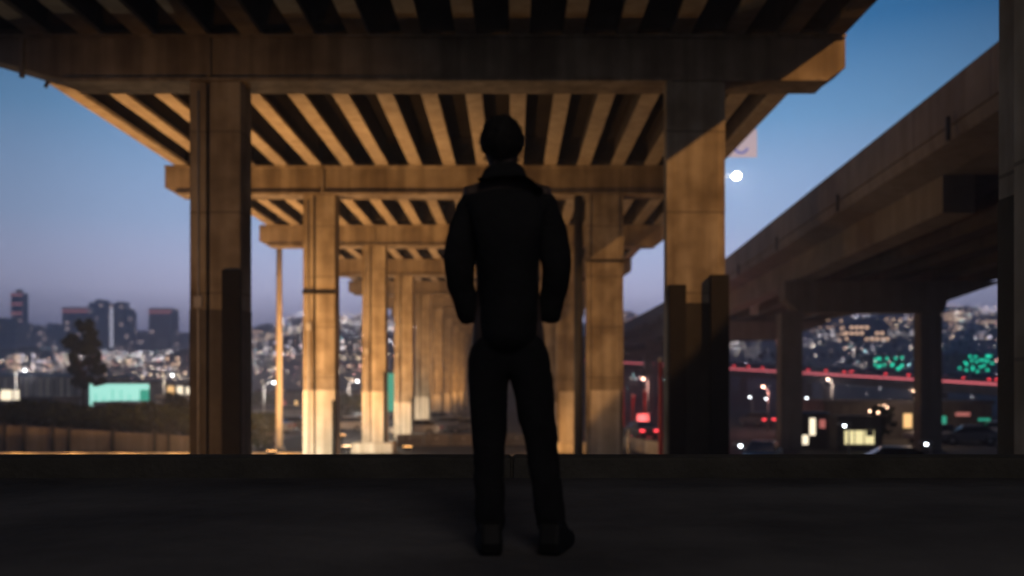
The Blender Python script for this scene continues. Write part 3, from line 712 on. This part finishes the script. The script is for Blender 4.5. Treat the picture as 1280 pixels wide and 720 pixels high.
for k in range(14):
    bm = bmesh.new(); bmesh.ops.create_icosphere(bm, subdivisions=1, radius=.07, matrix=Matrix.Translation((random.uniform(-.9, .9), random.uniform(-.9, .9), random.uniform(1.6, 3.2)))); obj('bulb', bm, M['warmbulb'], t)
t, hw, hh = building('low_store', 'wide low store with warm lit openings behind the kiosk', 'shop', 1030, 1240, 505, 84, M['darkbrick'], 10, zb=0)
for (x0, x1, z0, z1, mm) in ((-4.5, -3.9, .6, 1.6, 'shopwarm'), (-.4, .3, .9, 2.1, 'shopwarm'), (1.5, 1.9, 1.0, 1.3, 'palewin'), (5.2, 6.8, .25, 1.0, 'shopwarm'), (4.0, 5.2, 1.9, 2.2, 'pinkglow'), (-6.4, -6.1, 1.0, 1.5, 'palewin'), (2.6, 3.2, .3, 1.9, 'cyan_deep'), (5.9, 6.9, 1.5, 1.7, 'cyan_deep')):
    part('shop_window', M[mm], t, (x0, x1, -.06, -.003, z0, z1))
for px, py, d in ((906, 456, 100), (906, 503, 90), (1008, 497, 110), (937, 496, 118), (957, 498, 122), (1031, 515, 105), (1060, 516, 105), (1146, 484, 130), (1157, 554, 62), (1240, 553, 75), (1219, 500, 120), (1055, 531, 64), (925, 556, 58)):
    q = W(px, py, d)
    street_lamp('street_lamp', 'small post lamp glowing white among the lights under the highway ramp', (q.x+.3, d, 0), max(.4, q.z-.2), -.6, 0, M['head'], 0, None, 'small white lamps under the ramp', .1)

M['stripe'] = emit('lit tower stripe', (.8, .78, .95), .8)
M['crownred'] = emit('reddish lit tower crown', (.8, .26, .27), .4)
# ------------------------------------------------------------------ skyline towers
def tower(label, px0, px1, ytop, d, mat, depth=14, crown=None, stripe=None, curved=False):
    a, b_ = W(px0, ytop, d), W(px1, ytop, d); hw = (b_.x-a.x)/2; cx = (a.x+b_.x)/2; zb = terrain(cx, d)-2; hh = a.z-zb
    t = thing('tower_block', label, 'tower', (cx, d, zb), 0, 'skyline towers')
    bm = bmesh.new()
    if curved: prism(bm, [(-hw, 0), (hw, 0), (hw, hh-5), (hw*.75, hh-2), (hw*.3, hh-.5), (-hw, hh)], 0, depth)
    else: box(bm, -hw, hw, 0, depth, 0, hh)
    obj('facade', bm, mat, t)
    if crown: part('crown', crown, t, (-hw-.2, hw+.2, -.3, -.01, hh-3.2, hh-1.4))
    else: part('roof_plant', M['darkbrick'], t, (-hw*.5, hw*.4, 2, depth-2, hh+.01, hh+2))
    if stripe: part('lit_stripe', M['stripe'], t, (stripe[0]*hw, stripe[1]*hw, -.2, -.01, hh*.25, hh-2))
    return t
tower('wide dark tower left of the three close skyline towers', 78, 110, 384, 600, M['tower'], crown=M['crownred'])
tower('tallest middle tower of the three close skyline towers', 111, 135, 378, 640, M['tower'])
tower('dark round shouldered tower with a pale lit vertical stripe', 137, 160, 381, 600, M['tower'], stripe=(-.95, -.6), curved=True)
tower('lone square dark tower with a reddish lit top', 186, 214, 385, 600, M['tower'], crown=M['crownred'])
t = tower('slender banded tower at the far left of the skyline', 14, 28, 366, 560, M['towerpale'], 7)
th = max(v.co.z for v in t.children[0].data.vertices)
for k in range(4): part('pale_band', M['crownred'], t, (-3.4, 3.4, -.3, -.01, th-1.8-k*5.2, th-.4-k*5.2))
tower('pale pinkish block at the left edge of the skyline', -30, 20, 402, 520, M['towerpale'], 18)
tower('low grey block between the banded tower and the wide dark tower', 28, 52, 410, 620, M['tower'])
tower('small block with pink lit windows near the banded tower', 50, 78, 408, 660, M['tower'])
tower('low wide office block right of the lit stripe tower', 160, 187, 417, 660, M['tower'])
tower('low dark block right of the lone square tower', 214, 240, 419, 680, M['tower'])
tower('dark office block seen between the first two left columns', 316, 334, 432, 480, M['towerpale'])
tower('pale small church like block on the right hillside', 1190, 1206, 424, 520, M['towerpale'], 8)

# ------------------------------------------------------------------ houses on the slopes
protos = []
for k in range(8):
    bm = bmesh.new(); hw, dp_, hh = random.uniform(4, 8), random.uniform(4, 7), random.choice([3.2, 3.2, 6.1, 6.1])
    box(bm, -hw, hw, -dp_, dp_, -3, hh, 0)
    if k % 2: prism(bm, [(-hw-.4, hh+.01), (hw+.4, hh+.01), (hw*.2, hh+2.2), (-hw*.2, hh+2.2)], -dp_-.4, dp_+.4, mi=1)
    else: box(bm, -hw-.3, hw+.3, -dp_-.3, dp_+.3, hh+.01, hh+.4, 1)
    o = obj('hillside_house', bm, [HOUSE[k % 4], M['roof']]); protos.append(o)
KIND = ['pale', 'brown', 'grey', 'dark']
def in_view(u): # tangent of bearing -> visible sectors
    return (-.56 < u < -.30) or (-.27 < u < -.12) or (.09 < u < .17) or (.2 < u < .52)
placed = 0; used = set()
while placed < 250:
    y = 330+(random.random()**.7)*600; u = random.uniform(-.56, .52)
    if not in_view(u): continue
    x = u*y; k = random.randrange(8)
    o = protos[k] if k not in used else protos[k].copy()
    if k in used: COL.objects.link(o)
    used.add(k)
    o.location = (x, y, terrain(x, y)); o.rotation_euler = (0, 0, random.uniform(-.5, .5)); s_ = random.uniform(.7, 1.15); o.scale = (s_, s_, s_)
    side = 'left city slope' if u < -.28 else 'slope seen between the left columns' if u < 0 else 'right hillside beyond the ramp'
    tag(o, f'small {KIND[k % 4]} {"pitched" if k % 2 else "flat"} roofed building with lit windows on the {side}', 'house', f'{KIND[k % 4]} {"pitched" if k % 2 else "flat"} roofed houses on the {side}')
    placed += 1

# thousands of small lamps of the far city : streets along the slope, one object
COLS = [(1, .82, .70), (1, .62, .42), (1, .9, .95), (.85, .88, 1), (1, .45, .38), (.45, .9, 1), (1, .75, .5)]
CM = [emit('city lamp %d' % k, c, s) for k, (c, s) in enumerate(zip(COLS, (24, 21, 24, 24, 19, 17, 21)))]
CW = [24, 14, 22, 16, 9, 4, 11]
bm = bmesh.new()
def dot(p, r, mi):
    x, y, z = p
    v = [bm.verts.new(q) for q in ((x+r, y, z), (x-r, y, z), (x, y+r, z), (x, y-r, z), (x, y, z+r), (x, y, z-r))]
    for f in ((0, 2, 4), (2, 1, 4), (1, 3, 4), (3, 0, 4), (2, 0, 5), (1, 2, 5), (3, 1, 5), (0, 3, 5)): bm.faces.new([v[k] for k in f]).material_index = mi
ndots = 0; tries = 0
while ndots < 6800 and tries < 200000:
    tries += 1
    u = random.uniform(-.56, .52)
    if not in_view(u) or (u > .2 and random.random() < .45): continue
    y = 195+random.random()**1.1*715; x = u*y
    # districts: dense lit quarters between dark parks
    dn = mnoise.noise(Vector((x*.012, y*.009, 21)))+.6*mnoise.noise(Vector((x*.04, y*.03, 5)))
    if dn < random.uniform(-.6, .22): continue
    warm = mnoise.noise(Vector((x*.01, y*.01, 55)))
    mi = random.choice((1, 6, 6, 4, 0)) if warm > .12 else random.choice((0, 2, 3, 2, 0, 5, 3)) if warm < -.12 else random.choices(range(7), CW)[0]
    run = random.choice([1, 1, 1, 2, 3, 6, 11]); sl = random.uniform(-8, 8)
    for k in range(run):
        uu = u+k*.0052*random.uniform(.85, 1.15); x = uu*y; yy = y+sl*k*.5
        big = random.random() < .06
        r = y/F*(random.choice((.45, .6)) if big else random.choice((.13, .15, .18, .21, .26, .34)))
        dot((x, yy, terrain(x, yy)+random.uniform(.8, 7)), r, mi); ndots += 1
o = obj('city_lights', bm, CM); o['kind'] = 'stuff'; o['label'] = 'countless small lamps of the city covering the far slopes'
bm = bmesh.new()
def tg():
    for _ in range(100):
        u = random.uniform(-.56, .52)
        if in_view(u): break
    y = 230+random.random()*650; x = u*y
    if mnoise.noise(Vector((x*.02, y*.02, 9))) < 0: return (x, y, terrain(x, y)-5)
    return (x+random.gauss(0, 2), y+random.gauss(0, 2), terrain(x, y)+random.uniform(0, 6))
foliage(bm, 8000, tg, .9)
o = obj('hillside_trees', bm, M['leaf']); o['kind'] = 'stuff'; o['label'] = 'dark tree cover between the houses on the far slopes'
# buildings with green lamps on the right
for px0, px1, y0, y1, d, nm in ((1093, 1130, 446, 470, 235, 'dark building strung with green lights left of the far ramp column'), (1196, 1243, 444, 470, 235, 'dark building strung with green lights right of the far ramp column')):
    t, hw, hh = building('green_lit_building', nm, 'building', px0, px1, y0, d, M['darkbrick'], 10)
    zlo = ZC-(y1-480)/F*d-t.location.z
    for k in range(24):
        x = random.uniform(-hw, hw); z = random.uniform(zlo, hh)
        part('green_lamp', M['greenlight'], t, (x-.16, x+.16, -.4, -.05, z-.2, z+.2))

# ------------------------------------------------------------------ person
PX = .0032637 # metres per photo pixel at the person's distance
def P3(px, py, dy=0): return Vector(((px-640)*PX, 4.06+dy, ZC-(py-480)*PX))
person = thing('person', 'person seen from behind in black jacket and trousers, hands in pockets', 'person', (0, 0, 0))
def skin(name, pts, edges, mat, sub=2, disp=None):
    me = bpy.data.meshes.new(name); me.from_pydata([p[0] for p in pts], edges, []); o = bpy.data.objects.new(name, me); COL.objects.link(o)
    sk = o.modifiers.new('skin', 'SKIN'); sk.use_smooth_shade = True
    for v, p in zip(me.skin_vertices[0].data, pts):
        v.radius = (p[1], p[2] if len(p) > 2 else p[1])
    me.skin_vertices[0].data[0].use_root = True
    sb = o.modifiers.new('sub', 'SUBSURF'); sb.levels = sub; sb.render_levels = sub
    if disp:
        tx = bpy.data.textures.new(name+'_folds', 'CLOUDS'); tx.noise_scale = disp[1]
        dm = o.modifiers.new('folds', 'DISPLACE'); dm.texture = tx; dm.strength = disp[0]; dm.mid_level = .5
    me.materials.append(mat); o.parent = person
    return o
# body: one continuous figure incl. head, arms and hands (inside the pockets)
pts = [(P3(635, 425), .15, .10), (P3(635, 370), .13, .09), (P3(634, 300), .15, .10), (P3(632, 250), .14, .095), (P3(630, 222), .06, .06), (P3(629, 203), .056, .058),
       (P3(628, 190, .015), .066, .082), (P3(628, 172, .01), .078, .095), (P3(628, 157, .0), .066, .082),
       (P3(590, 245), .055), (P3(573, 325, -.02), .042), (P3(584, 374, .03), .033), (P3(600, 392, .07), .026),
       (P3(678, 245), .055), (P3(697, 325, -.02), .042), (P3(687, 374, .03), .033), (P3(672, 392, .07), .026),
       (P3(610, 440), .085), (P3(611, 555, .02), .058), (P3(612, 665), .04), (P3(612, 684, .12), .035),
       (P3(660, 440), .085), (P3(676, 555, .02), .058), (P3(690, 665), .04), (P3(695, 684, .12), .035)]
edges = [(0, 1), (1, 2), (2, 3), (3, 4), (4, 5), (5, 6), (6, 7), (7, 8), (3, 9), (9, 10), (10, 11), (11, 12), (3, 13), (13, 14), (14, 15), (15, 16),
         (0, 17), (17, 18), (18, 19), (19, 20), (0, 21), (21, 22), (22, 23), (23, 24)]
for hnd, sx in ((12, 1), (16, -1)):
    hp = pts[hnd][0]
    for f in range(4):
        a = len(pts); o1 = Vector((sx*.004*f, .02+.012*f, -.035-.004*(3-f))); 
        pts.append((hp+Vector((sx*.003, .018*(f-1.5), -.03)), .010)); pts.append((hp+Vector((sx*.012, .02*(f-1.5)+.005, -.065-.006*(f % 3))), .0085)); pts.append((hp+Vector((sx*.026, .02*(f-1.5)+.008, -.09-.006*(f % 3))), .0075))
        edges += [(hnd, a), (a, a+1), (a+1, a+2)]
    a = len(pts); pts.append((hp+Vector((sx*.03, .03, -.005)), .011)); pts.append((hp+Vector((sx*.05, .045, -.035)), .009)); edges += [(hnd, a), (a, a+1)]
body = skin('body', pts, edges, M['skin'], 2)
# face (front, turned away from the camera) and ears
bm = bmesh.new(); c = P3(628, 174, .01)
def ell(bm, c, r, sc):
    bmesh.ops.create_uvsphere(bm, u_segments=16, v_segments=10, radius=r, matrix=Matrix.Translation(c) @ Matrix.Diagonal((*sc, 1)))
for sx in (-1, 1): ell(bm, c+Vector((sx*.083, .0, -.005)), .03, (.35, .6, 1.0))
obj('ears', bm, M['skin'], person, smooth=True)
bm = bmesh.new(); ell(bm, c+Vector((0, .105, -.02)), .02, (.7, 1.1, 1.5)); ell(bm, c+Vector((0, .098, -.058)), .02, (1.2, .4, .35)); obj('nose_and_mouth', bm, M['skin'], person, smooth=True)
for sx in (-1, 1):
    bm = bmesh.new(); ell(bm, c+Vector((sx*.03, .092, .005)), .013, (1.1, .7, .8)); obj('eye', bm, M['whiteband'], person, smooth=True)
# hair : short, slightly fuller on top, with strands
hb = bmesh.new(); bmesh.ops.create_icosphere(hb, subdivisions=4, radius=1)
for v in hb.verts:
    n = v.co.copy(); lump = 1+.06*mnoise.noise(n*3.1)+.04*mnoise.noise(n*9)
    v.co = Vector((n.x*.088, n.y*.103-.006, n.z*(.108 if n.z > 0 else .095)))*lump+P3(628, 178, .0)
    if n.y > .35 and n.z < .45: v.co.y -= (n.y-.35)*.10
    if n.z < -.45: v.co.x = P3(628, 0).x+(v.co.x-P3(628, 0).x)*.8
for _ in range(900):
    n = Vector((random.gauss(0, 1), random.gauss(-.4, .8), random.gauss(.4, .8))).normalized(); p = Vector((n.x*.086, n.y*.1-.006, n.z*.104))+P3(628, 178)
    u = (n*.35+Vector((random.gauss(0, .4), random.gauss(0, .3), -.5))).normalized()*.022; s = n.cross(u).normalized()*.002
    hb.faces.new([hb.verts.new(q) for q in (p-s, p+s, p+u+n*.006)])
obj('hair', hb, M['hair'], person, smooth=True)
# jacket
J = [(P3(637, 452, -.0), .212, .135), (P3(636, 396), .224, .13), (P3(634, 325), .222, .132), (P3(634, 278), .212, .13), (P3(632, 247), .188, .115), (P3(630, 226), .135, .105), (P3(628, 203, -.005), .092, .092),
     (P3(588, 262), .078), (P3(578, 295, -.02), .074), (P3(573, 333, -.04), .068), (P3(579, 368, .01), .056), (P3(594, 402, .06), .070),
     (P3(681, 262), .078), (P3(690, 295, -.02), .074), (P3(696, 333, -.04), .068), (P3(693, 368, .01), .056), (P3(680, 402, .06), .070)]
JE = [(0, 1), (1, 2), (2, 3), (3, 4), (4, 5), (5, 6), (3, 7), (7, 8), (8, 9), (9, 10), (10, 11), (3, 12), (12, 13), (13, 14), (14, 15), (15, 16)]
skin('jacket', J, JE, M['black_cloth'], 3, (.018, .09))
# trousers
T = [(P3(637, 428), .192, .12), (P3(609, 452), .105, .10), (P3(611, 500, .0), .082, .088), (P3(611, 555, .02), .070, .072), (P3(612, 610, -.01), .062, .066), (P3(613, 672, -.01), .058, .066),
     (P3(663, 452), .105, .10), (P3(668, 500, .0), .082, .088), (P3(677, 555, .02), .070, .072), (P3(684, 610, -.01), .062, .066), (P3(691, 672, -.01), .058, .066), (P3(636, 405), .16, .11)]
TE = [(0, 1), (1, 2), (2, 3), (3, 4), (4, 5), (0, 6), (6, 7), (7, 8), (8, 9), (9, 10), (0, 11)]
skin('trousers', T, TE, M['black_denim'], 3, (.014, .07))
for px, rz in ((612, .12), (692, -.28)):
    base_ = P3(px, 0); bm = bmesh.new()
    pr = [(-.085, .0), (.20, .0), (.215, .03), (.19, .065), (.10, .09), (.04, .13), (-.075, .13), (-.095, .05)]
    prism(bm, pr, -.045, .045, 'x'); bmesh.ops.rotate(bm, verts=bm.verts, cent=(0, 0, 0), matrix=Matrix.Rotation(rz, 3, 'Z'))
    so = obj('shoe', bm, M['shoe'], person, .02, loc=(base_.x, 4.04, PZ+.002))

# ------------------------------------------------------------------ haze
bm = bmesh.new(); box(bm, -1540, 1540, -220, 1560, -6, 92)
hz = obj('haze', bm); hz['kind'] = 'stuff'; hz['label'] = 'thin evening haze over the city'
m = bpy.data.materials.new('evening haze'); m.use_nodes = True; n = m.node_tree.nodes; l = m.node_tree.links
n.remove(n['Principled BSDF']); pv = n.new('ShaderNodeVolumePrincipled')
pv.inputs['Anisotropy'].default_value = .6; pv.inputs['Color'].default_value = (.72, .78, 1.0, 1); pv.inputs['Density'].default_value = .0014
l.new(pv.outputs[0], n['Material Output'].inputs['Volume']); hz.data.materials.append(m)
